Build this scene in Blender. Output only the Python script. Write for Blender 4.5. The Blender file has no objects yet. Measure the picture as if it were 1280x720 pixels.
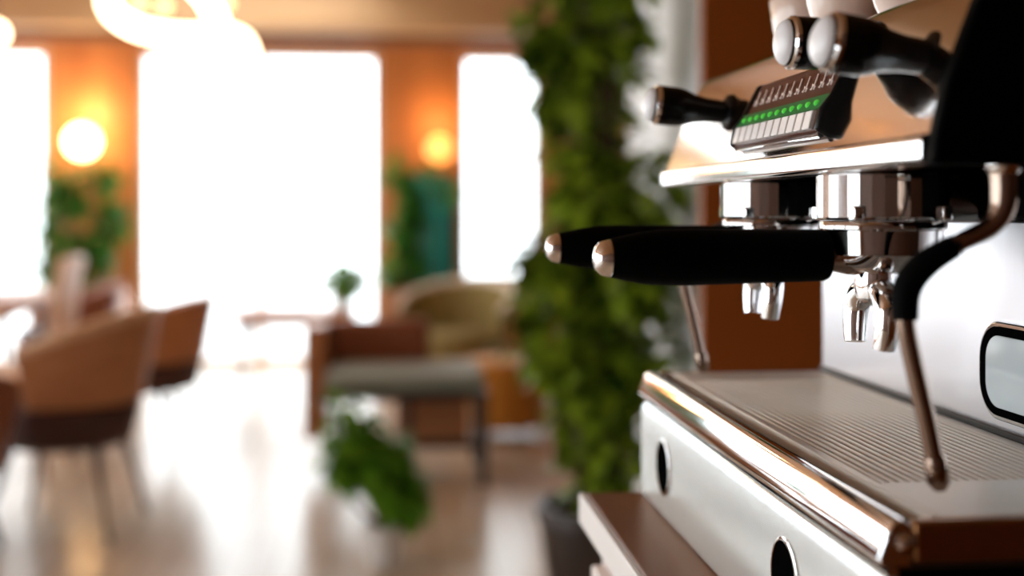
import bpy, bmesh, math, random
from mathutils import Vector, Matrix
random.seed(7)
PI = math.pi
S = bpy.context.scene
COL = S.collection
EYE = 1.17

# ------------------------------------------------------------------ materials
def mat(name, color, rough=0.5, metal=0.0, emit=None, estr=0.0, coat=0.0, spec=0.5, noise=None, bump=None, aniso=0.0, sheen=0.0):
    m = bpy.data.materials.new(name); m.use_nodes = True
    nt = m.node_tree; b = nt.nodes['Principled BSDF']
    b.inputs['Base Color'].default_value = (*color, 1)
    b.inputs['Roughness'].default_value = rough
    b.inputs['Metallic'].default_value = metal
    b.inputs['Coat Weight'].default_value = coat
    b.inputs['Coat Roughness'].default_value = 0.08
    b.inputs['Specular IOR Level'].default_value = spec
    b.inputs['Sheen Weight'].default_value = sheen
    if aniso: b.inputs['Anisotropic'].default_value = aniso
    if emit:
        b.inputs['Emission Color'].default_value = (*emit, 1); b.inputs['Emission Strength'].default_value = estr
    tc = None
    if noise or bump:
        tc = nt.nodes.new('ShaderNodeTexCoord')
    if noise:                        # (second colour, scale xyz, detail)
        c2, sc, det = noise
        mp = nt.nodes.new('ShaderNodeMapping'); mp.inputs['Scale'].default_value = sc
        n = nt.nodes.new('ShaderNodeTexNoise'); n.inputs['Scale'].default_value = 1; n.inputs['Detail'].default_value = det
        r = nt.nodes.new('ShaderNodeValToRGB')
        r.color_ramp.elements[0].color = (*color, 1); r.color_ramp.elements[1].color = (*c2, 1)
        r.color_ramp.elements[0].position = 0.38; r.color_ramp.elements[1].position = 0.64
        nt.links.new(tc.outputs['Object'], mp.inputs[0]); nt.links.new(mp.outputs[0], n.inputs[0])
        nt.links.new(n.outputs[0], r.inputs[0]); nt.links.new(r.outputs[0], b.inputs['Base Color'])
    if bump:                         # (scale xyz, strength)
        sc, st = bump
        mp = nt.nodes.new('ShaderNodeMapping'); mp.inputs['Scale'].default_value = sc
        n = nt.nodes.new('ShaderNodeTexNoise'); n.inputs['Scale'].default_value = 1; n.inputs['Detail'].default_value = 4
        bp = nt.nodes.new('ShaderNodeBump'); bp.inputs['Strength'].default_value = st; bp.inputs['Distance'].default_value = 0.01
        nt.links.new(tc.outputs['Object'], mp.inputs[0]); nt.links.new(mp.outputs[0], n.inputs[0])
        nt.links.new(n.outputs[0], bp.inputs['Height']); nt.links.new(bp.outputs[0], b.inputs['Normal'])
    return m

M = {}
M['chrome'] = mat('chrome', (.92,.92,.93), .06, 1)
M['groupmetal'] = mat('group_chrome', (.50,.48,.47), .06, 1)
M['polish'] = mat('polished_steel', (.92,.91,.91), .10, 1)
M['steel'] = mat('satin_steel', (.70,.70,.735), .30, 1, bump=((6,220,6), .02))
M['front'] = mat('front_steel', (.84,.90,.89), .24, .72, bump=((9,9,9), .05))
M['tray'] = mat('tray_steel', (.96,.95,.88), .34, .2)
M['well'] = mat('tray_well', (.05,.033,.02), .4, .4)
M['edge'] = mat('brown_reflection_edge', (.36,.17,.07), .28, .9)  # chrome tray edges with the brown room reflection put into the colour
M['black'] = mat('black_plastic', (.004,.004,.004), .38, spec=.25)
M['hole'] = mat('black_recess', (.002,.002,.002), .9, spec=0)
M['blackmatte'] = mat('black_paint', (.001,.001,.001), .6, spec=.04)
M['grip'] = mat('black_grip', (.001,.001,.001), .6, spec=.03)
M['knob'] = mat('knob_black', (.002,.002,.002), .2, spec=.2)
M['darkmetal'] = mat('dark_metal', (.12,.10,.09), .2, 1)
M['wand'] = mat('wand_metal', (.34,.25,.20), .18, 1)
M['rubber'] = mat('rubber', (.002,.002,.002), .7, spec=.05)
M['capw'] = mat('knob_cap', (.95,.95,.97), .3, 0)
M['keybrown'] = mat('keypad_brown', (.07,.018,.008), .35, spec=.2)
M['keywhite'] = mat('button_white', (.92,.88,.86), .35)
M['mark'] = mat('symbol_pale', (.92,.75,.68), .4)
M['led'] = mat('green_led', (.02,.5,.05), .25, emit=(.16,.75,.08), estr=.35)
M['ledbed'] = mat('green_strip', (.0,.17,.04), .4)
M['glassy'] = mat('pale_glass', (.56,.62,.64), .05, spec=.8)
M['cup'] = mat('cup_ceramic', (.80,.62,.52), .2, coat=.4)
M['counter'] = mat('counter_wood', (.24,.080,.015), .4, spec=.12, noise=((.18,.055,.010), (3,1,8), 3))
M['counteredge'] = mat('counter_edge', (.90,.87,.84), .4)
M['cabinet'] = mat('cabinet_paint', (.86,.77,.72), .4)
M['partition'] = mat('partition_wood', (.34,.088,.010), .6, spec=.2, noise=((.31,.080,.009), (1,1,.3), 2))
M['column'] = mat('white_plaster', (.90,.90,.90), .7, bump=((14,14,14), .2))
M['wallwood'] = mat('orange_wood', (.54,.21,.055), .5, noise=((.44,.155,.038), (9,9,.7), 4))
M['walldark'] = mat('brown_wall', (.13,.055,.028), .6, noise=((.10,.042,.02), (9,9,.7), 4))
M['ceil'] = mat('ceiling_wood', (.42,.20,.075), .55, noise=((.36,.16,.06), (9,.7,9), 4))
M['beam'] = mat('tan_beam', (.58,.33,.15), .5, noise=((.50,.27,.115), (.7,9,9), 4))
M['beamdark'] = mat('dark_beam', (.22,.09,.035), .5)
M['frame'] = mat('window_frame', (.72,.50,.32), .5)
M['leather'] = mat('rust_leather', (.24,.065,.022), .45, bump=((60,60,60), .15))
M['leathershade'] = mat('dark_leather_and_shade', (.05,.010,.005), .5)  # seat leather; on lower shells it stands for shade
M['chairwood'] = mat('chair_wood', (.50,.21,.085), .4, noise=((.42,.16,.06), (4,4,30), 3))
M['palewood'] = mat('pale_wood', (.72,.43,.24), .4, noise=((.64,.36,.18), (4,30,4), 3))
M['leg'] = mat('dark_leg', (.035,.018,.012), .4)
M['seatgreen'] = mat('greygreen_fabric', (.22,.25,.20), .8, sheen=.3)
M['mustard'] = mat('mustard_fabric', (.62,.27,.03), .8, sheen=.3)
M['cream'] = mat('cream_fabric', (.80,.66,.50), .8, sheen=.3)
M['olive'] = mat('olive_fabric', (.22,.17,.05), .8, noise=((.32,.22,.07), (30,30,30), 2))
M['teal'] = mat('teal_paint', (.02,.42,.40), .5, noise=((.02,.30,.32), (5,5,5), 2))
M['soil'] = mat('soil', (.03,.018,.01), .9)
M['pot'] = mat('dark_pot', (.03,.02,.016), .3)
M['potw'] = mat('white_pot', (.75,.72,.68), .25)
M['stem'] = mat('stem', (.09,.055,.02), .7)
M['brass'] = mat('brass', (.7,.42,.14), .25, 1)
M['globe'] = mat('warm_globe', (1,.8,.5), .4, emit=(1,.62,.26), estr=16)
M['globedim'] = mat('amber_globe', (1,.55,.2), .4, emit=(1,.36,.06), estr=2.2)
M['neon'] = mat('warm_tube', (1,.9,.7), .4, emit=(1,.80,.50), estr=9)
M['bulb'] = mat('warm_bulb', (1,.8,.5), .4, emit=(1,.66,.26), estr=3.5)
M['pave'] = mat('pale_paving', (.80,.80,.80), .8)
def leafmat(name, a, b, trans=.25):
    m = bpy.data.materials.new(name); m.use_nodes = True; nt = m.node_tree
    p = nt.nodes['Principled BSDF']; p.inputs['Roughness'].default_value = .28
    p.inputs['Specular IOR Level'].default_value = .4
    g = nt.nodes.new('ShaderNodeNewGeometry'); r = nt.nodes.new('ShaderNodeValToRGB')
    r.color_ramp.elements[0].color = (*a, 1); r.color_ramp.elements[1].color = (*b, 1)
    nt.links.new(g.outputs['Random Per Island'], r.inputs[0]); nt.links.new(r.outputs[0], p.inputs['Base Color'])
    t = nt.nodes.new('ShaderNodeBsdfTranslucent'); nt.links.new(r.outputs[0], t.inputs[0])
    mx = nt.nodes.new('ShaderNodeMixShader'); mx.inputs[0].default_value = trans
    nt.links.new(p.outputs[0], mx.inputs[1]); nt.links.new(t.outputs[0], mx.inputs[2])
    nt.links.new(mx.outputs[0], nt.nodes['Material Output'].inputs[0]); return m
M['leaf'] = leafmat('ivy_leaf', (.008,.03,.001), (.34,.47,.03), .42)
M['leafb'] = leafmat('bright_leaf', (.05,.20,.01), (.22,.42,.03), .45)
M['leafd'] = leafmat('deep_leaf', (.03,.16,.02), (.14,.36,.06), .45)
m = bpy.data.materials.new('window_glass'); m.use_nodes = True; nt = m.node_tree; nt.nodes.clear()
o_ = nt.nodes.new('ShaderNodeOutputMaterial'); mx = nt.nodes.new('ShaderNodeMixShader')
tr = nt.nodes.new('ShaderNodeBsdfTransparent'); gl = nt.nodes.new('ShaderNodeBsdfGlossy'); gl.inputs['Roughness'].default_value = .02
tr.inputs[0].default_value = (.96,.97,.97,1); mx.inputs[0].default_value = .05
nt.links.new(tr.outputs[0], mx.inputs[1]); nt.links.new(gl.outputs[0], mx.inputs[2]); nt.links.new(mx.outputs[0], o_.inputs[0])
M['glass'] = m
# floor: large pale tiles, warm beige
m = mat('floor_tile', (.5,.4,.3), .24, spec=.4); nt = m.node_tree; b = nt.nodes['Principled BSDF']
tc = nt.nodes.new('ShaderNodeTexCoord'); br = nt.nodes.new('ShaderNodeTexBrick')
br.inputs['Scale'].default_value = 1; br.inputs['Brick Width'].default_value = 1.1; br.inputs['Row Height'].default_value = .18
br.inputs['Mortar Size'].default_value = .003; br.inputs['Color1'].default_value = (.60,.49,.37,1); br.inputs['Color2'].default_value = (.54,.43,.32,1)
br.inputs['Mortar'].default_value = (.35,.26,.18,1)
mp = nt.nodes.new('ShaderNodeMapping'); mp.inputs['Rotation'].default_value = (0,0,PI/2)
nt.links.new(tc.outputs['Object'], mp.inputs[0]); nt.links.new(mp.outputs[0], br.inputs[0]); nt.links.new(br.outputs[0], b.inputs['Base Color'])
M['floor'] = m

# ------------------------------------------------------------------ helpers
def tag(o, label=None, cat=None, group=None, kind=None):
    if label: o['label'] = label
    if cat: o['category'] = cat
    if group: o['group'] = group
    if kind: o['kind'] = kind
    return o
def thing(name, label, cat, loc=(0,0,0), rotz=0, group=None):
    o = bpy.data.objects.new(name, None); COL.objects.link(o); o.empty_display_size = .05
    o.location = loc; o.rotation_euler = (0,0,rotz); return tag(o, label, cat, group)
def rootloc(p):
    while p.parent: p = p.parent
    return Vector(p.location)
def obj(name, bm, m, parent=None, bevel=0, seg=2, smooth=True, world=False, sub=0):
    me = bpy.data.meshes.new(name)
    if world and parent is not None: bmesh.ops.translate(bm, verts=bm.verts, vec=-rootloc(parent))
    bmesh.ops.recalc_face_normals(bm, faces=bm.faces)
    bm.to_mesh(me); bm.free()
    ms = m if isinstance(m, (list,tuple)) else [m]
    for x in ms: me.materials.append(M[x])
    if smooth:
        me.polygons.foreach_set('use_smooth', [True]*len(me.polygons))
        try: me.set_sharp_from_angle(angle=math.radians(38))
        except Exception: pass
    o = bpy.data.objects.new(name, me); COL.objects.link(o); o.parent = parent
    if bevel:
        b = o.modifiers.new('bevel','BEVEL'); b.width = bevel; b.segments = seg; b.limit_method = 'ANGLE'; b.angle_limit = math.radians(38)
    if sub:
        s = o.modifiers.new('sub','SUBSURF'); s.levels = sub; s.render_levels = sub
    return o
def BM(): return bmesh.new()
def box(bm, x0,x1,y0,y1,z0,z1, mi=0):
    vs = [bm.verts.new((x,y,z)) for x in (x0,x1) for y in (y0,y1) for z in (z0,z1)]
    for q in ((0,1,3,2),(4,6,7,5),(0,4,5,1),(2,3,7,6),(0,2,6,4),(1,5,7,3)):
        f = bm.faces.new([vs[i] for i in q]); f.material_index = mi
    return bm
def bx(*a): return box(BM(), *a)
def prism(bm, pts, y0, y1, axis='y'):
    """extrude an outline (x,z) along y, or (y,z) along x, or (x,y) along z"""
    def P(p, t):
        return {'y':(p[0],t,p[1]), 'x':(t,p[0],p[1]), 'z':(p[0],p[1],t)}[axis]
    a = [bm.verts.new(P(p,y0)) for p in pts]; b = [bm.verts.new(P(p,y1)) for p in pts]
    n = len(pts); bm.faces.new(a); bm.faces.new(b[::-1])
    for i in range(n): bm.faces.new((a[i], b[i], b[(i+1)%n], a[(i+1)%n]))
    return bm
def frame_of(d):
    d = Vector(d).normalized(); up = Vector((0,0,1)) if abs(d.z) < .9 else Vector((1,0,0))
    u = d.cross(up).normalized(); return d, u, u.cross(d).normalized()
def lathe(bm, prof, origin, axis=(0,0,1), seg=40):
    """prof: list of (distance along axis, radius)"""
    d,u,v = frame_of(axis); o = Vector(origin); rings = []
    for t, r in prof:
        c = o + d*t
        if r < 1e-6: rings.append([bm.verts.new(c)])
        else: rings.append([bm.verts.new(c + (u*math.cos(2*PI*k/seg)+v*math.sin(2*PI*k/seg))*r) for k in range(seg)])
    for a, b in zip(rings, rings[1:]):
        for k in range(seg):
            k2 = (k+1)%seg
            if len(a)==1 and len(b)==1: continue
            if len(a)==1: bm.faces.new((a[0], b[k], b[k2]))
            elif len(b)==1: bm.faces.new((a[k], b[0], a[k2]))
            else: bm.faces.new((a[k], b[k], b[k2], a[k2]))
    if len(rings[0])>1: bm.faces.new(rings[0])
    if len(rings[-1])>1: bm.faces.new(rings[-1])
    return bm
def smooth_path(pts, n=6):
    P = [Vector(p) for p in pts]; out = []
    for i in range(len(P)-1):
        p0 = P[max(i-1,0)]; p1 = P[i]; p2 = P[i+1]; p3 = P[min(i+2,len(P)-1)]
        for k in range(n):
            t = k/n
            out.append(.5*((2*p1)+(p2-p0)*t+(2*p0-5*p1+4*p2-p3)*t*t+(3*p1-p0-3*p2+p3)*t**3))
    out.append(P[-1]); return out
def tube(bm, pts, r, seg=12, n=6, rads=None, closed=False):
    path = smooth_path(pts, n) if n > 1 else [Vector(p) for p in pts]
    N = len(path); rings = []; prev = None
    for i, p in enumerate(path):
        a = path[max(i-1,0)]; b = path[min(i+1,N-1)]
        d = (b-a).normalized()
        if prev is None: _,u,v = frame_of(d)
        else:
            u = (prev - d*prev.dot(d)).normalized(); v = d.cross(u)
        prev = u
        rr = r
        if rads:
            s = i/(N-1)*(len(rads)-1); k = min(int(s), len(rads)-2); rr = rads[k]+(rads[k+1]-rads[k])*(s-k)
        rings.append([bm.verts.new(p+(u*math.cos(2*PI*k/seg)+v*math.sin(2*PI*k/seg))*rr) for k in range(seg)])
    for a,b in zip(rings, rings[1:]):
        for k in range(seg): bm.faces.new((a[k], b[k], b[(k+1)%seg], a[(k+1)%seg]))
    bm.faces.new(rings[0]); bm.faces.new(rings[-1]); return bm
def copy_tree(o, parent=None):
    c = o.copy(); COL.objects.link(c); c.parent = parent
    for ch in [x for x in bpy.data.objects if x.parent == o]: copy_tree(ch, c)
    return c
def struct(name, bm, m, parent=None, **k):
    o = obj(name, bm, m, parent, **k)
    if parent is None: o['kind'] = 'structure'
    return o
def Z(r): return EYE + r

# ------------------------------------------------------------------ the room
Y1 = 9.3; XL = -5.0; XR = 3.2; YB = -2.2; ZC = 2.74
struct('floor', bx(XL-.2, XR+.2, YB-.2, Y1+.2, -.1, 0), 'floor', smooth=False)
ADDED_SK = (-1.75,-.05,6.95,8.22)      # opening for an added, unseen skylight that whitens the control panel's reflection
cb_ = BM(); box(cb_, XL-.2,ADDED_SK[0],YB-.2,Y1+.2,ZC,ZC+.12); box(cb_, ADDED_SK[1],XR+.2,YB-.2,Y1+.2,ZC,ZC+.12)
box(cb_, ADDED_SK[0],ADDED_SK[1],YB-.2,ADDED_SK[2],ZC,ZC+.12); box(cb_, ADDED_SK[0],ADDED_SK[1],ADDED_SK[3],Y1+.2,ZC,ZC+.12)
struct('ceiling', cb_, 'ceil', smooth=False)
def wall_with_openings(name, m, a0, a1, fixed0, fixed1, opens, axis, ztop=ZC):
    """opens: (a_start,a_end,z0,z1) ; one mesh of wall panels around the openings"""
    bm = BM()
    def bb(s,e,z0,z1):
        if e-s < 1e-4 or z1-z0 < 1e-4: return
        if axis == 'x': box(bm, s,e, fixed0,fixed1, z0,z1)
        else: box(bm, fixed0,fixed1, s,e, z0,z1)
    cur = a0
    for (s,e,z0,z1) in sorted(opens):
        bb(cur, s, 0, ztop); bb(s,e,0,z0); bb(s,e,z1,ztop); cur = e
    bb(cur, a1, 0, ztop)
    return struct(name, bm, m, smooth=False)
WT = 2.40
far_open = [(-4.75,-2.50,.0,WT), (-1.85,-.03,.0,WT), (.587,1.22,.62,WT)]
wall_with_openings('wall_far', 'wallwood', XL, XR, Y1, Y1+.2, far_open, 'x')
left_open = [(-1.7,.9,.05,2.5), (1.1,3.7,.05,2.5), (3.9,6.5,.05,2.5), (6.7,9.1,.05,2.5)]
wall_with_openings('wall_left', 'wallwood', YB, Y1, XL-.2, XL, left_open, 'y')
struct('wall_back', bx(XL, XR, YB-.2, YB, 0, ZC), 'walldark', smooth=False)
struct('wall_right', bx(XR, XR+.2, YB, Y1, 0, ZC), 'walldark', smooth=False)
wn = 0
def window(a0,a1,z0,z1,f,axis,mull,rails=()):
    global wn; wn += 1
    w = bpy.data.objects.new('window_%d'%wn, None); COL.objects.link(w); w['kind'] = 'structure'
    w.location = ((a0+a1)/2, f, z0) if axis=='x' else (f, (a0+a1)/2, z0)
    t = .05; fb = BM(); gb = BM()
    def b(bm, s,e,zz0,zz1,d0,d1):
        if axis=='x': box(bm, s,e,f+d0,f+d1,zz0,zz1)
        else: box(bm, f-d1,f-d0,s,e,zz0,zz1)
    b(fb,a0,a0+t,z0,z1,.02,.10); b(fb,a1-t,a1,z0,z1,.02,.10); b(fb,a0+t,a1-t,z1-t,z1,.02,.10); b(fb,a0+t,a1-t,z0,z0+t,.02,.10)
    for k in mull: b(fb,k-.03,k+.03,z0+t,z1-t,.02,.10)
    for k in rails: b(fb,a0+t,a1-t,k-.015,k+.015,.03,.09)
    b(gb,a0+t,a1-t,z0+t,z1-t,.055,.062)
    obj('window_frame', fb, 'frame', w, world=True, smooth=False); obj('pane', gb, 'glass', w, world=True, smooth=False)
window(-4.75,-2.50,0,WT,Y1,'x',(-3.6,)); window(-1.85,-.03,0,WT,Y1,'x',(-.94,)); window(.587,1.22,.62,WT,Y1,'x',())
for (a,b_,c,d) in left_open: window(a,b_,c,d,XL,'y',((a+b_)/2,))
wn += 1
sky = bpy.data.objects.new('window_%d'%wn, None); COL.objects.link(sky); sky['kind'] = 'structure'; sky.location = (-.9,7.6,ZC)  # added skylight out of view, mirrored as the panel's white patch
fb = BM(); x0,x1,y0,y1 = ADDED_SK
box(fb,x0,x0+.04,y0,y1,ZC+.02,ZC+.10); box(fb,x1-.04,x1,y0,y1,ZC+.02,ZC+.10); box(fb,x0+.04,x1-.04,y0,y0+.04,ZC+.02,ZC+.10); box(fb,x0+.04,x1-.04,y1-.04,y1,ZC+.02,ZC+.10)
obj('window_frame', fb, 'frame', sky, world=True, smooth=False)
obj('pane', bx(x0+.04,x1-.04,y0+.04,y1-.04,ZC+.055,ZC+.062), 'glass', sky, world=True, smooth=False)
# beams: tan soffit beams in front of the far windows, darker plank line above
struct('trim_1', bx(XL, XR, 8.30, 8.55, 2.42, ZC), 'beam', bevel=.01, smooth=False)
struct('trim_2', bx(XL, XR, 8.56, 8.62, 2.36, 2.44), 'beamdark', smooth=False)
struct('trim_3', bx(XL, XR, 6.3, 6.5, 2.56, ZC), 'beam', bevel=.01, smooth=False)
struct('trim_4', bx(XL, XR, 3.6, 3.8, 2.56, ZC), 'beam', bevel=.01, smooth=False)
# bar partition and white column behind the machine
struct('wall_partition', bx(.594, 2.6, 2.20, 2.225, 0, ZC), 'partition', smooth=False)
struct('trim_5', bx(.83,.93,2.30,4.05,0,ZC), 'column', bevel=.01)
# pavement outside the windows
tag(obj('outdoor_paving', bx(-14, 12, Y1+.2, Y1+16, -.12, -.02), 'pave', smooth=False), 'sunlit pale paving outside beyond the tall glass windows', 'paving', kind='structure')

# ------------------------------------------------------------------ counter
cn = thing('bar_counter', 'brown wooden bar counter with pale front carrying the espresso machine', 'counter', (.5,.4,0))
obj('worktop', bx(.178, .95, -.6, 1.062, .893, .919), 'counter', cn, world=True, bevel=.003)
obj('edge_band', bx(.1735, .1785, -.6, 1.062, .8925, .9185), 'counteredge', cn, world=True, bevel=.001)
obj('plinth', bx(.22, .90, -.55, 1.02, 0, .08), 'blackmatte', cn, world=True)
obj('cabinet_body', bx(.192, .93, -.58, 1.05, .08, .893), 'cabinet', cn, world=True, bevel=.002)
for k in range(3):
    y0 = -.56+k*.535
    d = obj('door', bx(.180, .192, y0, y0+.525, .10, .862), 'cabinet', cn, world=True, bevel=.002)
    obj('handle', tube(BM(), [(.181,y0+.05,.80),(.160,y0+.05,.795),(.160,y0+.05,.70),(.181,y0+.05,.695)], .004, n=4), 'brass', d, world=True)

# ------------------------------------------------------------------ espresso machine
A0, A1 = .530, 1.052            # near and far end
em = thing('espresso_machine', 'polished steel two-group espresso machine with black side panel on the brown counter', 'coffee machine', (.47,.79,.919))
def ep(name, bm, m, parent=None, **k): return obj(name, bm, m, parent or em, world=True, **k)
# base with front panel
base = ep('base', bx(.236, .70, A0+.004, A1-.002, .922, Z(-.166)), 'blackmatte', bevel=.003)
fp = ep('front_panel', prism(BM(), [(.228,.9195),(.228,Z(-.1765)),(.2312,Z(-.1690)),(.2355,Z(-.1675)),(.2355,.9195)], A0, A1), 'front', bevel=.0012)
ep('panel_bead', tube(BM(), [(.2330,A0+.001,Z(-.1668)),(.2330,A1-.001,Z(-.1668))], .0030, n=1, seg=16), 'chrome', fp)
for yc in (.965,.665):
    pr = ep('port_ring', lathe(BM(), [(0,.0235),(.0012,.0235),(.0016,.0225),(.0016,.0215),(.0006,.0212)], (.2282,yc,Z(-.2095)), (-1,0,0), 40), 'chrome', fp)
    ep('port_hole', lathe(BM(), [(0,.0213),(.0010,.0213),(.0011,0)], (.2280,yc,Z(-.2095)), (-1,0,0), 40), 'hole', fp)
# tray: rail, well, end rims, grate
tr_ = ep('drip_tray', bx(.2335, .3955, A0+.002, A1-.001, Z(-.1655), Z(-.1505)), 'well')
def capsule_profile(x0,x1,z0,z1,r,n=5):
    pts = []
    for cx,cz,a0 in ((x1-r,z1-r,0),(x0+r,z1-r,PI/2),(x0+r,z0+r,PI),(x1-r,z0+r,1.5*PI)):
        for k in range(n+1):
            a = a0+k/n*PI/2; pts.append((cx+r*math.cos(a), cz+r*math.sin(a)))
    return pts
ep('front_rail', prism(BM(), [(.2280,Z(-.1640)),(.2262,Z(-.1625)),(.2260,Z(-.1590)),(.2310,Z(-.1460)),(.2325,Z(-.1435)),(.2350,Z(-.1420)),(.2385,Z(-.1420)),(.2410,Z(-.1435)),(.2425,Z(-.1465)),(.2425,Z(-.1640))], A0, A1), 'chrome', tr_, bevel=.0012)
ep('inner_ledge', prism(BM(), [(.2425,Z(-.1505)),(.2425,Z(-.1475)),(.2480,Z(-.1490)),(.2480,Z(-.1505))], A0+.006, A1-.004), 'edge', tr_)
ep('end_rim', bx(.2430,.3955, A1-.006, A1, Z(-.1625), Z(-.1425)), 'chrome', tr_, bevel=.002)
ep('end_rim', bx(.2430,.3955, A0-.001, A0+.006, Z(-.1625), Z(-.1425)), 'edge', tr_, bevel=.002)
ep('corner_bolt', lathe(BM(), [(0,.0045),(.002,.0045),(.0035,.003),(.004,0)], (.2385,A0,Z(-.1525)), (0,-1,0), 20), 'chrome', tr_)
g = BM()                       # slotted grate
gx0, gx1, gy0, gy1 = .2535, .3900, A0+.008, A1-.010
box(g, gx0, gx0+.006, gy0,gy1, Z(-.1505),Z(-.1425)); box(g, gx1-.010, gx1, gy0,gy1, Z(-.1475),Z(-.1425))
box(g, gx0+.006, gx1-.010, gy0, gy0+.070, Z(-.1475),Z(-.1425)); box(g, gx0+.006, gx1-.010, gy1-.045, gy1, Z(-.1475),Z(-.1425))
ns = 22; wv = (gx1-.010-gx0-.006)/ns
for k in range(ns):
    x = gx0+.006+(k+.5)*wv
    box(g, x-.0015, x+.0015, gy0+.070, gy1-.045, Z(-.1475), Z(-.1425))
ep('grate', g, 'tray', tr_, bevel=.0006, seg=1)
# rear body and backsplash
ep('rear_body', bx(.402, .70, A0+.004, A1-.004, .921, Z(.113)), 'blackmatte', bevel=.004)
bs = ep('backsplash', bx(.3945, .4015, A0+.004, A1-.001, Z(-.150), Z(-.005)), 'steel', bevel=.002)
ep('gasket', bx(.3905, .3944, A0+.006, A1-.003, Z(-.1470), Z(-.1385)), 'black', bs, bevel=.001)
def rrect(yc,zc,w,h,r,n=8):
    pts = []
    for cy,cz,a0 in ((yc+w/2-r,zc+h/2-r,0),(yc-w/2+r,zc+h/2-r,PI/2),(yc-w/2+r,zc-h/2+r,PI),(yc+w/2-r,zc-h/2+r,1.5*PI)):
        for k in range(n+1):
            a = a0+k/n*PI/2; pts.append((cy+r*math.cos(a), cz+r*math.sin(a)))
    return pts
wy, wz = .698, Z(-.1015)
sg = ep('sight_window', prism(BM(), rrect(wy,wz,.112,.063,.024), .3900, .3944, 'x'), 'chrome', bevel=.001)
ep('window_bezel', prism(BM(), rrect(wy,wz,.106,.057,.022), .3886, .3899, 'x'), 'hole', sg, bevel=.0005)
ep('window_glass', prism(BM(), rrect(wy,wz,.086,.046,.016), .3876, .3885, 'x'), 'glassy', sg, bevel=.0005)
# housing under the head
ep('boiler_housing', bx(.335, .4015, A0+.03, A1-.012, Z(-.0045), Z(.0245)), 'blackmatte', bevel=.004)
# head: underside, lip, sloping control panel, top
hd = ep('head', prism(BM(), [(.262,Z(.026)),(.40,Z(.026)),(.70,Z(.026)),(.70,Z(.1135)),(.288,Z(.1135)),(.262,Z(.036))], A0+.003, A1-.003), 'darkmetal')
ep('head_lip', prism(BM(), capsule_profile(.2465,.272,Z(.0220),Z(.0365),.0034,5), A0+.001, A1), 'polish', hd)
fp_pts = [(.2505,Z(.0345)),(.2560,Z(.0345))]
face = [(.2505,.0345),(.2535,.0430),(.2590,.0580),(.2650,.0735),(.2715,.0900),(.2775,.1040),(.2815,.1120),(.2850,.1155)]
outl = [(x,Z(z)) for x,z in face] + [(.300,Z(.1160)),(.300,Z(.1100)),(.262,Z(.0345))]
cp = ep('control_panel', prism(BM(), outl, A0+.001, A1), 'polish', bevel=.001)
ep('cup_shelf', bx(.296, .70, A0+.002, A1-.002, Z(.1136), Z(.1160)), 'steel', bevel=.001)
def side(y0,y1,nm,k=0):
    pts = [(.262,Z(.028)),(.268,Z(.040)),(.290,Z(.1120)),(.69,Z(.112)),(.69,.924),(.405,.924),(.405,Z(.028))] if k else [(.2470,Z(.0215)),(.2490,Z(.0360)),(.2545,Z(.060)),(.2770,Z(.1180)),(.715,Z(.1180)),(.715,.921),(.402,.921),(.402,Z(.0215))]
    return ep(nm, prism(BM(), pts, y0, y1), 'blackmatte', bevel=.002)
side(A0-.010, A0, 'side_panel'); side(A1-.0005, A1+.002, 'side_panel', 1)
# keypad (runs along the panel)
KY0, KY1 = .670, .836
kpts = [(.2480,Z(.0475)),(.2510,Z(.0600)),(.2575,Z(.0680)),(.2690,Z(.0905)),(.2790,Z(.0935)),(.2840,Z(.0900)),(.2640,Z(.0420)),(.2520,Z(.0430))]
kp = ep('keypad', prism(BM(), kpts, KY0, KY1), 'keybrown', bevel=.0012)
for y0,y1 in ((KY0-.005,KY0+.0005),(KY1-.0005,KY1+.005)):
    c = [(x+(-.0022 if i<4 else .001), z) for i,(x,z) in enumerate(kpts)]
    ep('end_cap', prism(BM(), c, y0, y1), 'black', kp, bevel=.002)
sn = Vector((-.97,0,.24)).normalized()       # button facet normal
nb = 11; pitch = (KY1-KY0-.010)/nb
ep('led_strip', prism(BM(), [(.2499,Z(.0602)),(.2506,Z(.0598)),(.2577,Z(.0683)),(.2568,Z(.0690))], KY0+.001, KY1-.001), 'ledbed', kp)
for k in range(nb):
    yc = KY0+.005+pitch*(k+.5)
    b = BM(); prism(b, [(.2452,Z(.0485)),(.2482,Z(.0595)),(.2515,Z(.0595)),(.2490,Z(.0480))], yc-pitch*.40, yc+pitch*.40)
    ep('button', b, 'keywhite', kp, bevel=.0006)
    ep('indicator_light', lathe(BM(), [(0,.0022),(.0012,.0019),(.0018,.0010),(.0020,0)], (.2530,yc,Z(.0640)), (-.77,0,.64), 12), 'led', kp)
    b = BM()                                   # little pale symbol above each button
    d = Vector((.0115,0,.0225)).normalized(); n = Vector((-.0225,0,.0115)).normalized()
    o0 = Vector((.2632,yc,Z(.0790)))+n*.0005
    for (s0,s1) in ((-1,1),):
        tube(b, [o0-d*.005+Vector((0,-.0022,0)), o0+d*.001, o0+d*.006+Vector((0,.0022,0))], .0008, seg=6, n=2)
    tube(b, [o0-d*.005+Vector((0,.0026,0)), o0-d*.001+Vector((0,.0026,0))], .0009, seg=6, n=1)
    ep('button_symbol', b, 'mark', kp)
ep('keypad_rim', tube(BM(), [(.2505,KY0,Z(.0445)),(.2505,KY1,Z(.0445))], .0018, n=1, seg=10), 'chrome', kp)
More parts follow.
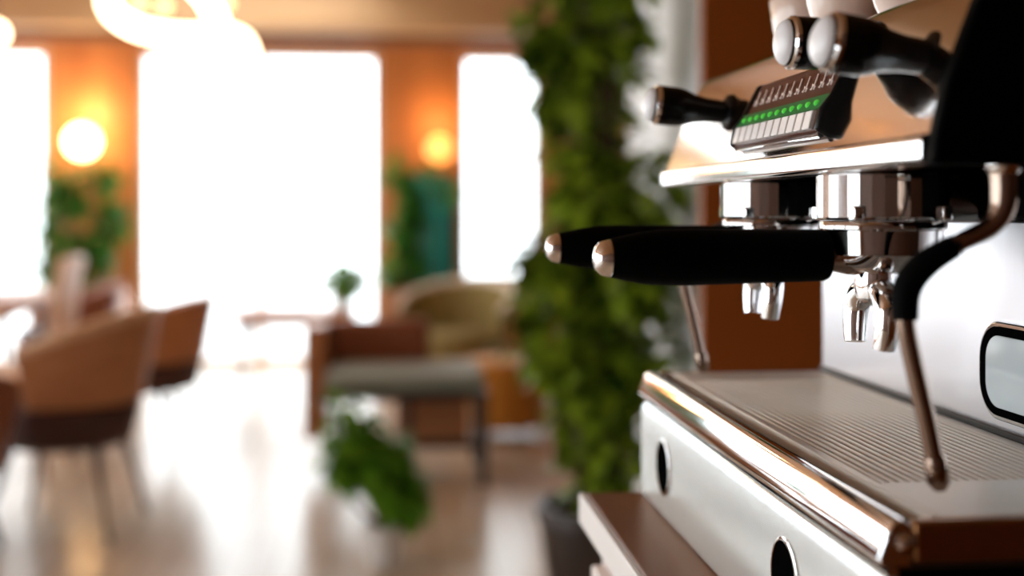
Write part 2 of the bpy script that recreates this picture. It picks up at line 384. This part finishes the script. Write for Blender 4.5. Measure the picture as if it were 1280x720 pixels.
# valve knobs
def knob(y, x0, z0, tilt=.10, L=1.0, yaw=0.0):
    ax = Vector((-1, yaw, tilt)).normalized(); o = Vector((x0,y,Z(z0)))
    k = ep('valve_knob', lathe(BM(), [(.018*L,.0085),(.024*L,.0088),(.034*L,.0092),(.044*L,.0110),(.052*L,.0138),(.058*L,.0148),(.072*L,.0148),(.078*L,.0130)], o, ax, 32), 'knob')
    ep('knob_cap', lathe(BM(), [(.0775*L,.0128),(.0800*L,.0122),(.0820*L,.0105),(.0840*L,.0070),(.0850*L,.0035),(.0853*L,0)], o, ax, 32), 'capw', k)
    ep('knob_ring', lathe(BM(), [(.0725*L,.0151),(.0750*L,.0150),(.0765*L,.0138)], o, ax, 32), 'chrome', k)
    b = BM(); lathe(b, [(-.012,.013),(.004,.013),(.008,.0115),(.012,.0145),(.016,.0135),(.019,.009)], o, ax, 32)
    ep('valve_collar', b, 'knob', k)
    b = BM(); lathe(b, [(.002,.0055),(.010,.0062),(.013,.004),(.015,0)], o+Vector((-.004,0,-.012)), (-.8,-.2,-.55), 16)
    ep('valve_nut', b, 'chrome', k)
knob(.895, .276, .0745, .10, .95); knob(.652, .289, .0930, .03, .84); knob(.568, .284, .0740, .14, .90)
# group heads
def group_head(y):
    b = BM(); c = (.2835,y,EYE)
    gh = ep('group_head', lathe(b, [(-.0045,.0330),(-.0040,.0355),(.0195,.0355),(.0215,.0345),(.0262,.0345)], c, (0,0,1), 64), 'darkmetal')
    b = BM(); lathe(b, [(-.0043,.0356),(-.0030,.0368),(.0205,.0368),(.0215,.0357)], c, (0,0,1), 34)
    ep('collar_ring', b, 'groupmetal', gh, smooth=False)
    ep('group_neck', lathe(BM(), [(0,.016),(.045,.016)], (.300,y,Z(.010)), (1,0,0), 24), 'darkmetal', gh)
    for a in (2.5, 3.9, 5.4, .8):
        ep('collar_lug', bx(.2835+.0360*math.cos(a)-.003, .2835+.0360*math.cos(a)+.003, y+.036*math.sin(a)-.006, y+.036*math.sin(a)+.006, Z(-.0046), Z(.0035)), 'chrome', gh, bevel=.001)
GY = (.660,.858)
for y in GY: group_head(y)
# steam wands
def wand(dy):   # curved steam pipe
    P = [(.298,.5515,.0245),(.2985,.5515,.010),(.2965,.5515,.000),(.2903,.552,-.0077),(.2749,.553,-.0155),(.2595,.554,-.0250),(.2507,.555,-.0367),(.2499,.555,-.052),(.2538,.5555,-.0715),(.2615,.556,-.1025),(.2670,.557,-.1270)]
    P = [(x,y+dy,Z(z)) for x,y,z in P]
    w = ep('steam_wand', tube(BM(), P, .0046, seg=16, rads=[.0075,.0070,.0060,.0050,.0046,.0046,.0046,.0046,.0046,.0046,.0044]), 'wand')
    ep('wand_grip', tube(BM(), P[4:8], .0058, seg=16, rads=[.0055,.0068,.0070,.0058]), 'rubber', w)
    ep('wand_tip', lathe(BM(), [(-.012,.0040),(-.006,.0056),(.004,.0056),(.008,.003),(.0085,0)], P[-1], (.17,.0,-1), 20), 'wand', w)
    ep('wand_ball', lathe(BM(), [(0,.0085),(.002,.0092),(.006,.0088),(.008,.0075)], (.298,.5515+dy,Z(.0265)), (0,0,-1), 24), 'chrome', w)
wand(0); wand(.432)

# ------------------------------------------------------------------ portafilters (lift out of the groups)
def portafilter(y, label, droop):
    pf = thing('portafilter', label, 'portafilter', (.2835,y,EYE), 0, 'portafilters locked in the espresso machine')
    e = lambda n,b,m,p=None,**k: obj(n,b,m,p or pf,**k)
    e('basket_holder', lathe(BM(), [(-.0050,.0345),(-.0060,.0352),(-.0095,.0352),(-.0105,.0335),(-.0240,.0325),(-.0300,.0265),(-.0335,.0190),(-.0350,.012)], (0,0,0), (0,0,1), 64), 'groupmetal')
    ax = Vector((-1,.0,-droop)).normalized(); o = Vector((-.026,0,-.0245))
    nk = e('neck', lathe(BM(), [(-.014,.0120),(-.004,.0112),(.004,.0092),(.012,.0080)], o, ax, 28), 'wand')
    gp = e('grip', lathe(BM(), [(.0065,.0110),(.0075,.0138),(.0100,.0147),(.018,.0149),(.050,.0154),(.085,.0160),(.103,.0158),(.116,.0142),(.126,.0122),(.132,.0108)], o, ax, 40), 'grip')
    e('end_cap', lathe(BM(), [(.1318,.0106),(.134,.0104),(.138,.0090),(.1405,.0062),(.1415,.0025),(.1417,0)], o, ax, 32), 'chrome', gp)
    sp = e('spout_hub', lathe(BM(), [(-.032,.0120),(-.042,.0125),(-.049,.0110),(-.053,.006),(-.054,0)], (-.004,0,0), (0,0,1), 28), 'chrome')
    for s in (-1,1):
        b = BM(); P = [(-.004,s*.004,-.044),(-.005,s*.014,-.046),(-.006,s*.0215,-.053),(-.007,s*.0225,-.064),(-.008,s*.0205,-.0760)]
        tube(b, P, .006, seg=16, rads=[.0070,.0078,.0078,.0072,.0062])
        e('spout', b, 'chrome', sp)
    return pf
portafilter(GY[0], 'nearer black-handled chrome portafilter, in front of the other', .010)
portafilter(GY[1], 'farther black-handled chrome portafilter, partly hidden behind the nearer one', .012)

# ------------------------------------------------------------------ cups on the machine
cup_prof = [(0,.0165),(.002,.0185),(.004,.0185),(.012,.0222),(.030,.0275),(.052,.0305),(.053,.0300),(.050,.0285),(.012,.0195),(.006,0)]
cup_lbl = ['farthest pinkish white cup on the steel machine top, leftmost of the three','middle pinkish white cup on the machine top, above the nearest knob cap',
           'nearest pinkish white cup on the machine top, beside the black side panel']
for (x,y),lb in zip(((.3360,.925),(.3230,.812),(.3260,.715)), cup_lbl):
    c = thing('espresso_cup', lb, 'cup', (x,y,Z(.1161)), 0, 'cups warming on the espresso machine')
    cb = obj('cup_body', lathe(BM(), cup_prof, (0,0,0), (0,0,1), 40), 'cup', c)
    obj('cup_handle', tube(BM(), [(.0265,0,.040),(.040,0,.040),(.043,0,.030),(.036,0,.018),(.0225,0,.015)], .003, seg=10), 'cup', c)

# ------------------------------------------------------------------ furniture
def arc_shell(bm, R, Rd, a0, a1, z0, z1, th, lean, n=24, drop=.0, open_h=1.0):
    """a back shell wrapping a seat: angles measured from +x, back at angle pi"""
    rows = []
    for k in range(n+1):
        a = a0+(a1-a0)*k/n; w = abs((a-PI)/((a1-a0)/2)); zt = z1-drop*w**2
        ca,sa = math.cos(a), math.sin(a)
        q = []
        for j,(z,o) in enumerate(((z0,0),((z0+zt)/2,.5),(zt,1))):
            for t in (0,th): q.append(Vector(((R+t+lean*o)*ca, (Rd+t+lean*o)*sa, z)))
        rows.append([bm.verts.new(v) for v in (q[0],q[2],q[4],q[5],q[3],q[1])])
    for a,b in zip(rows, rows[1:]):
        for i in range(6): bm.faces.new((a[i],b[i],b[(i+1)%6],a[(i+1)%6]))
    bm.faces.new(rows[0]); bm.faces.new(rows[-1]); return bm
def leg_bm(x,y,z1,dx,dy,r0=.022,r1=.012):
    return tube(BM(), [(x+dx,y+dy,0),(x,y,z1)], r0, seg=12, n=1, rads=[r1,r0])
def armchair(label, cat, loc, rot, shell, cushion, legm, h=.80, group=None, seat_z=.44, R=.27, rim=None, base=None):
    t = thing('armchair', label, cat, loc, rot, group)
    obj('backrest', arc_shell(BM(), R,R-.01, PI*.42, PI*1.58, (seat_z+.0 if base else seat_z-.12), h, .035, .06, drop=.14), shell, t, bevel=.012)
    if rim: 
        pts = []
        for k in range(25):
            a = PI*.42+PI*1.16*k/24; w = abs((a-PI)/(PI*.58)); pts.append(((R+.078)*math.cos(a),(R+.068)*math.sin(a),h-.14*w*w+.005))
        obj('backrest_rim', tube(BM(), pts, .024, n=1), rim, t)
    obj('seat_shell', lathe(BM(), ([(seat_z-.16,.20),(seat_z-.14,R),(seat_z-.02,R+.030),(seat_z-.001,R+.030),(seat_z-.001,R-.02)] if base else [(seat_z-.15,.20),(seat_z-.12,R),(seat_z-.05,R+.01),(seat_z-.045,R-.02)]), (0,0,0), (0,0,1), 40), base or shell, t, bevel=.01)  # with base, the shade under the seat is coloured into the shell
    obj('seat', lathe(BM(), [(seat_z-.044,R-.03),(seat_z-.03,R-.012),(seat_z+.01,R-.012),(seat_z+.03,R-.04),(seat_z+.035,0)], (0,0,0), (0,0,1), 40), cushion, t)
    for sx in (-1,1):
        for sy in (-1,1): obj('leg', leg_bm(sx*.15,sy*.15,seat_z-.13,sx*.075,sy*.075), legm, t)
    return t
G1 = 'armchairs around the dining tables'
armchair('rust brown armchair with splayed dark legs, nearest one left of the bright aisle', 'armchair', (-1.17,4.62,0), PI*.97, 'chairwood','leathershade','leg', .80, G1, R=.235, seat_z=.47, rim='palewood', base='leathershade')
armchair('rust brown armchair cut off by the left edge of the photo', 'armchair', (-1.52,4.10,0), PI*.55, 'leather','leathershade','leg', .70, G1, R=.24)
armchair('wood brown armchair behind the nearest one, beside the bright aisle', 'armchair', (-1.24,6.15,0), PI*1.0, 'chairwood','leather','leg', .76, G1, R=.31, base='leathershade')
armchair('dark brown armchair near the glass doors, under the green wall plants', 'armchair', (-1.95,7.55,0), PI*1.1, 'leather','leathershade','leg', .74, G1)
armchair('cream armchair with olive cushion and rounded back near right window', 'armchair', (.42,7.1,0), PI*1.35, 'olive','olive','leg', .74, None, R=.27, rim='cream')
def table(label, loc, w, d, h, topm, legm, rot=0):
    t = thing('dining_table', label, 'table', loc, rot, 'dining tables')
    obj('tabletop', bx(-w/2,w/2,-d/2,d/2,h-.045,h), topm, t, bevel=.012, seg=3)
    obj('apron', bx(-w/2+.08,w/2-.08,-d/2+.08,d/2-.08,h-.10,h-.0455), topm, t, bevel=.004)
    for sx in (-1,1):
        for sy in (-1,1): obj('leg', leg_bm(sx*(w/2-.11),sy*(d/2-.11),h-.10,sx*.03,sy*.03,.028,.018), legm, t)
    return t
table('pale wooden dining table at the left edge between brown armchairs', (-2.10,4.85,0), 1.0,.80,.76,'palewood','leg')
table('wooden dining table left of the wood brown armchair, behind the nearest table', (-2.28,6.55,0), 1.0,.85,.74,'chairwood','leg')
table('small low wooden table before the glass doors', (-.62,8.35,0), .86,.55,.50,'chairwood','leg')
# tall pale chair behind the left table
c = thing('dining_chair', 'pale wood dining chair with tall narrow back behind the left table', 'chair', (-1.66,5.60,0), PI)
obj('seat', bx(-.21,.21,-.21,.21,.42,.46), 'palewood', c, bevel=.012)
bk = obj('backrest', prism(BM(), [(-.21,.46),(-.17,.46),(-.24,.97),(-.28,.97)], -.17,.17), 'palewood', c, bevel=.012)
for sx in (-1,1):
    for sy in (-1,1): obj('leg', leg_bm(sx*.17,sy*.17,.42,sx*.03,sy*.02,.02,.013), 'chairwood', c)
# lounge chair right of the aisle: brown back, grey-green seat, dark metal legs and stretcher
lc = thing('lounge_chair', 'wide brown lounge chair with grey-green seat and dark metal frame right of aisle', 'chair', (.075,5.40,0), 0)
obj('side_panel', bx(-.43,-.33,-.02,.34,.16,.66), 'chairwood', lc, bevel=.02, seg=3)
obj('backrest', bx(-.40,.14,.26,.36,.40,.665), 'leather', lc, bevel=.035, seg=4)
obj('seat', bx(-.325,.36,-.28,.27,.40,.475), 'seatgreen', lc, bevel=.025, seg=4)
obj('seat_frame', bx(-.33,.37,-.28,.28,.365,.398), 'leg', lc, bevel=.004)
for (x,y) in ((.03,-.27),(.35,-.27),(.35,.24),(-.30,.24)): obj('leg', bx(x-.018,x+.018,y-.018,y+.018,0,.365), 'leg', lc, bevel=.004)
obj('stretcher', bx(.05,.33,-.282,-.258,.16,.195), 'leg', lc, bevel=.003)
obj('lower_board', bx(-.02,.31,.10,.13,.10,.36), 'chairwood', lc, bevel=.004)
ot = thing('ottoman', 'mustard orange upholstered ottoman beside the tall plant', 'ottoman', (.62,6.25,0))
obj('cushion', lathe(BM(), [(.06,.20),(.08,.225),(.36,.225),(.40,.20),(.415,.10),(.417,0)], (0,0,0), (0,0,1), 36), 'mustard', ot)
for k in range(4):
    a = PI/4+k*PI/2; obj('leg', leg_bm(.14*math.cos(a),.14*math.sin(a),.08,0,0,.015,.012), 'leg', ot)

# ------------------------------------------------------------------ plants
def leaf(bm, p, d, up, L, W):
    d = d.normalized(); s = d.cross(up)
    if s.length < 1e-3: s = d.cross(Vector((1,0,0)))
    s.normalize(); n = s.cross(d)
    pts = [p, p+d*L*.3+s*W*.45+n*L*.03, p+d*L*.65+s*W*.42-n*L*.02, p+d*L-n*L*.14, p+d*L*.65-s*W*.42-n*L*.02, p+d*L*.3-s*W*.45+n*L*.03, p+d*L*.5-n*L*.06]
    v = [bm.verts.new(q) for q in pts]
    for a,b in ((0,1),(1,2),(2,3),(3,4),(4,5),(5,0)): bm.faces.new((v[a],v[b],v[6]))
def foliage(blobs, n, L, seed):
    r = random.Random(seed); bm = BM(); tot = sum(b[3]*b[4]*b[5] for b in blobs)
    for (cx,cy,cz,rx,ry,rz) in blobs:
        for _ in range(max(12,int(n*rx*ry*rz/tot))):
            while True:
                q = Vector((r.uniform(-1,1),r.uniform(-1,1),r.uniform(-1,1)))
                if .25 < q.length < 1: break
            p = Vector((cx+q.x*rx, cy+q.y*ry, cz+q.z*rz))
            d = Vector((q.x,q.y,q.z*.5-.25))+Vector((r.uniform(-.6,.6),r.uniform(-.6,.6),r.uniform(-.6,.6)))
            l = L*r.uniform(.6,1.35); leaf(bm, p, d, Vector((0,0,1)), l, l*r.uniform(.55,.85))
    return bm
def stems(bm, base, blobs, r0=.008):
    for (cx,cy,cz,rx,ry,rz) in blobs:
        b = Vector(base); t = Vector((cx,cy,cz)); m_ = (b+t)/2+Vector((random.uniform(-.05,.05),random.uniform(-.05,.05),0))
        tube(bm, [b,m_,t], r0, seg=7, n=4)
    return bm
def potprof(r,h): return [(0,r*.72),(.01,r*.76),(h*.9,r*.98),(h*.9,r*1.04),(h,r*1.04),(h,r*.92),(h*.88,r*.90),(h*.86,0)]
# tall climbing plant
tp = thing('climbing_plant', 'tall leafy green climbing plant in a dark pot beside the white column', 'plant', (.595,3.30,0))
rp = random.Random(3); blobs = []
def wid(z):      # half width by height
    return .225 if z>1.6 else .20 if z>1.45 else .185 if z>1.35 else .245 if z>.8 else .18 if z>.5 else .12
z = .42
while z < 2.6:
    w = wid(z)
    for _ in range(3):
        if rp.random() < .12: continue
        blobs.append((rp.uniform(-.55,.55)*w-(.035 if z>1.3 else 0), rp.uniform(-.5,.5)*w, z+rp.uniform(-.05,.05), w*rp.uniform(.30,.5), w*.5, rp.uniform(.06,.13)))
    z += .085
obj('foliage', foliage(blobs, 4400, .078, 11), 'leaf', tp)
sb = BM()
for k in range(7):
    a = k*2*PI/7; x,y = .05*math.cos(a), .05*math.sin(a)
    tube(sb, [(x,y,.30),(x*1.6,y*1.4,.9),(x*.8,y*1.5,1.5),(x*1.5,y,2.2),(x,y,2.65)], .010, seg=8, n=5)
obj('stem', sb, 'stem', tp)
obj('support_pole', lathe(BM(), [(.25,.035),(2.735,.035)], (0,0,0), (0,0,1), 20), 'stem', tp)
obj('pot', lathe(BM(), potprof(.17,.36), (0,0,0), (0,0,1), 40), 'pot', tp)
obj('soil', lathe(BM(), [(.311,.151),(.318,.150),(.322,0)], (0,0,0), (0,0,1), 30), 'soil', tp)
def potted(name, label, loc, blobs, n, L, lm, pr, ph, pm, seed, group=None, base_z=None):
    t = thing(name, label, 'plant', loc, 0, group)
    obj('foliage', foliage(blobs, n, L, seed), lm, t)
    obj('stem', stems(BM(), (0,0,ph*.84), blobs), 'stem', t)
    obj('pot', lathe(BM(), potprof(pr,ph), (0,0,0), (0,0,1), 32), pm, t)
    return t
potted('potted_plant', 'bushy low green plant in a pale pot on the floor beside the aisle', (.0,4.02,0),
       [(-.14,0,.52,.05,.05,.04),(-.10,0,.42,.08,.08,.06),(-.02,0,.36,.10,.10,.07),(.03,0,.27,.08,.08,.07),(-.13,0,.34,.06,.06,.06),(.08,.02,.20,.05,.06,.07)], 520, .07, 'leafb', .07, .13, 'potw', 5)
potted('potted_plant', 'small round green plant on the low table before the doors', (-.30,8.36,.5005),
       [(.03,0,.20,.14,.12,.11)], 260, .075, 'leafb', .06,.12,'potw', 6)
potted('potted_plant', 'small green plant on the wooden table at the left window', (-2.30,6.60,.7405),
       [(0,0,.20,.12,.12,.09)], 200, .06, 'leafb', .06,.12,'potw', 16)
# planter with wall plants, left and right pillar
def planter(label, x0, x1, seed, ztop, dens=1.0, gap=None):
    xc = (x0+x1)/2; t = thing('planter_box', label, 'planter', (xc,8.93,0), 0, 'planters against the window pillars')
    w = (x1-x0)/2; r = random.Random(seed); bl = []
    z = .72
    while z < ztop:
        for k in range(3): bl.append((r.uniform(-.8,(.8 if not gap or z > 1.32 else gap))*w, r.uniform(-.06,.02), z, w*.32, .07, .10))
        z += .12
    obj('box_body', bx(-w,w,-.16,.16,0,.60), 'chairwood', t, bevel=.01)
    obj('soil', bx(-w+.03,w-.03,-.13,.13,.6001,.612), 'soil', t)
    obj('foliage', foliage(bl, int(1100*dens), .085, seed), 'leafd', t)
    sb = BM()
    for (cx,cy,cz,_,_,_) in bl: tube(sb, [(cx*.6,0,.60),(cx*.8,cy*.5,(cz+.6)/2),(cx,cy,cz)], .006, seg=6, n=3)
    obj('stem', sb, 'stem', t)
planter('wooden planter with green foliage under the bright globe lamp, left pillar', -2.50, -1.86, 21, 1.48)
planter('wooden planter with green foliage beside the teal panel, right pillar', .0, .56, 22, 1.55, .8, gap=-.15)
# teal panel between the windows
tp2 = thing('teal_picture', 'framed plain teal picture on the wall between middle and right windows', 'picture', (.36,9.2,.62))
obj('picture_frame', bx(-.19,.19,.06,.0985,.0,.86), 'leg', tp2, bevel=.005); obj('canvas', bx(-.17,.17,.05,.0599,.02,.84), 'teal', tp2, bevel=.003)
tp2.location = (.36,9.2,.60)

# ------------------------------------------------------------------ lamps
def sconce(label, loc, gm, r, power, colr):
    t = thing('wall_sconce', label, 'lamp', loc, 0, 'globe wall lamps')
    x,y,z = loc
    obj('wall_plate', lathe(BM(), [(0,.06),(.02,.06),(.025,.05)], (0,Y1-y-.0005,.0), (0,-1,0), 24), 'brass', t)
    obj('arm', tube(BM(), [(0,Y1-y-.02,0),(0,(Y1-y)*.5,-.02),(0,0,-r-.02),(0,0,-r+.01)], .010, seg=10), 'brass', t)
    prof = [(-r*math.cos(a), r*math.sin(a)) for a in [PI*k/16 for k in range(17)]]; prof[0]=(-r,0); prof[-1]=(r,0)
    obj('globe', lathe(BM(), prof, (0,0,0), (0,0,1), 28), gm, t)
    l = bpy.data.lights.new('sconce_light','POINT'); l.energy = power; l.color = colr; l.shadow_soft_size = .08
    lo = bpy.data.objects.new('sconce_light', l); COL.objects.link(lo); lo.location = (x, y-.02, z+r+.12)
    lo.parent = None
sconce('bright warm globe wall lamp on the left wooden pillar', (-2.20,9.08,1.685), 'globe', .115, 13, (1,.58,.26))
sconce('dim amber globe wall lamp on the right wooden pillar', (.42,9.08,1.64), 'globedim', .10, 6, (1,.5,.18))
# wavy ribbon chandelier: camera depth ~5
th = math.radians(6.09); C_,S_ = math.cos(th), math.sin(th)
def W(px,py,D):
    t = (px-640)/1500; return Vector((D*(t*C_+S_), D*(C_-t*S_), EYE-(py-265)/1500*D))
ch = thing('ribbon_chandelier', 'glowing warm white wavy tube chandelier hanging under the ceiling', 'chandelier', tuple(W(225,0,5.0)*1.0))
base = Vector(ch.location)
pts = [W(160,-42,5.25),W(139,-18,5.2),W(137,8,5.1),W(160,30,5.0),W(200,42,4.9),W(245,45,4.85),W(285,44,4.85),(W(306,56,4.9)),W(311,85,5.0),W(296,78,5.15),W(278,40,5.3),W(255,-5,5.4),W(215,-38,5.4),W(180,-50,5.35),W(160,-42,5.25)]
b = BM(); tube(b, [p-base for p in pts], .040, seg=14, n=6); obj('light_tube', b, 'neon', ch)
for (px,D) in ((172,5.1),(262,5.1)):
    p = W(px,-45,D)-base
    zt = ZC-base.z
    obj('hanging_wire', tube(BM(), [p, Vector((p.x,p.y,zt))], .003, seg=6, n=1), 'brass', ch)
    obj('ceiling_rose', lathe(BM(), [(0,.05),(.02,.045)], (p.x,p.y,zt-.021), (0,0,1), 20), 'brass', ch)
for i,(px,py,lb) in enumerate(((174,4,'leftmost'),(205,8,'second from left'),(262,9,'second from right'),(282,4,'rightmost'))):
    D = 6.9; p = W(px,py,D)
    t = thing('bulb_pendant', 'small round glowing pendant bulb above wavy chandelier tube, %s of four'%lb, 'lamp', tuple(p), 0, 'small pendant bulbs')
    r = .036; prof = [(-r*math.cos(a), r*math.sin(a)) for a in [PI*k/12 for k in range(13)]]; prof[0]=(-r,0); prof[-1]=(r,0)
    obj('bulb', lathe(BM(), prof, (0,0,0), (0,0,1), 20), 'bulb', t)
    obj('socket', lathe(BM(), [(r*.9,.016),(r*.9+.04,.016)], (0,0,0), (0,0,1), 14), 'brass', t)
    obj('cord', tube(BM(), [(0,0,r*.9+.04),(0,0,ZC-p.z)], .003, seg=6, n=1), 'leg', t)
p = W(-6,42,5.6)
t = thing('globe_pendant', 'warm glowing pendant lamp cut off by the upper left edge', 'lamp', tuple(p))
r = .055; prof = [(-r*math.cos(a), r*math.sin(a)) for a in [PI*k/12 for k in range(13)]]; prof[0]=(-r,0); prof[-1]=(r,0)
obj('globe', lathe(BM(), prof, (0,0,0), (0,0,1), 20), 'neon', t); obj('cord', tube(BM(), [(0,0,r),(0,0,ZC-p.z)], .004, seg=6, n=1), 'leg', t)

# ------------------------------------------------------------------ light
w = bpy.data.worlds.new('sky'); S.world = w; w.use_nodes = True
bg = w.node_tree.nodes['Background']; bg.inputs[0].default_value = (.90,.96,1,1); bg.inputs[1].default_value = 6.0
def portal(loc, rot, sx, sy):
    l = bpy.data.lights.new('window_portal','AREA'); l.shape = 'RECTANGLE'; l.size = sx; l.size_y = sy
    l.cycles.is_portal = True
    o = bpy.data.objects.new('window_portal', l); COL.objects.link(o); o.location = loc; o.rotation_euler = rot
for (a,b_,c,d) in far_open: portal(((a+b_)/2, Y1+.15, (c+d)/2), (-PI/2,0,0), b_-a, d-c)
for (a,b_,c,d) in left_open: portal((XL-.15,(a+b_)/2,(c+d)/2), (0,-PI/2,0), d-c, b_-a)

l = None
portal((-.9,7.58,ZC+.13), (0,0,0), 1.7, 1.27)  # portal of the added skylight
# ------------------------------------------------------------------ camera
cam = bpy.data.cameras.new('camera'); co = bpy.data.objects.new('camera', cam); COL.objects.link(co)
co.location = (0,0,EYE); co.rotation_euler = (PI/2,0,-th)
cam.sensor_width = 36; cam.lens = 1500/1280*36; cam.shift_y = -95/1280; cam.clip_start = .02
cam.dof.use_dof = True; cam.dof.focus_distance = .74; cam.dof.aperture_fstop = 2.9
S.camera = co
S.view_settings.view_transform = 'Standard'; S.view_settings.look = 'None'; S.view_settings.gamma = 1
S.view_settings.exposure = 0; S.view_settings.use_curve_mapping = False
try:
    S.cycles.use_denoising = True; S.cycles.max_bounces = 10; S.cycles.diffuse_bounces = 5; S.cycles.glossy_bounces = 5; S.cycles.transparent_max_bounces = 12
    S.cycles.sample_clamp_indirect = 8
except Exception: pass
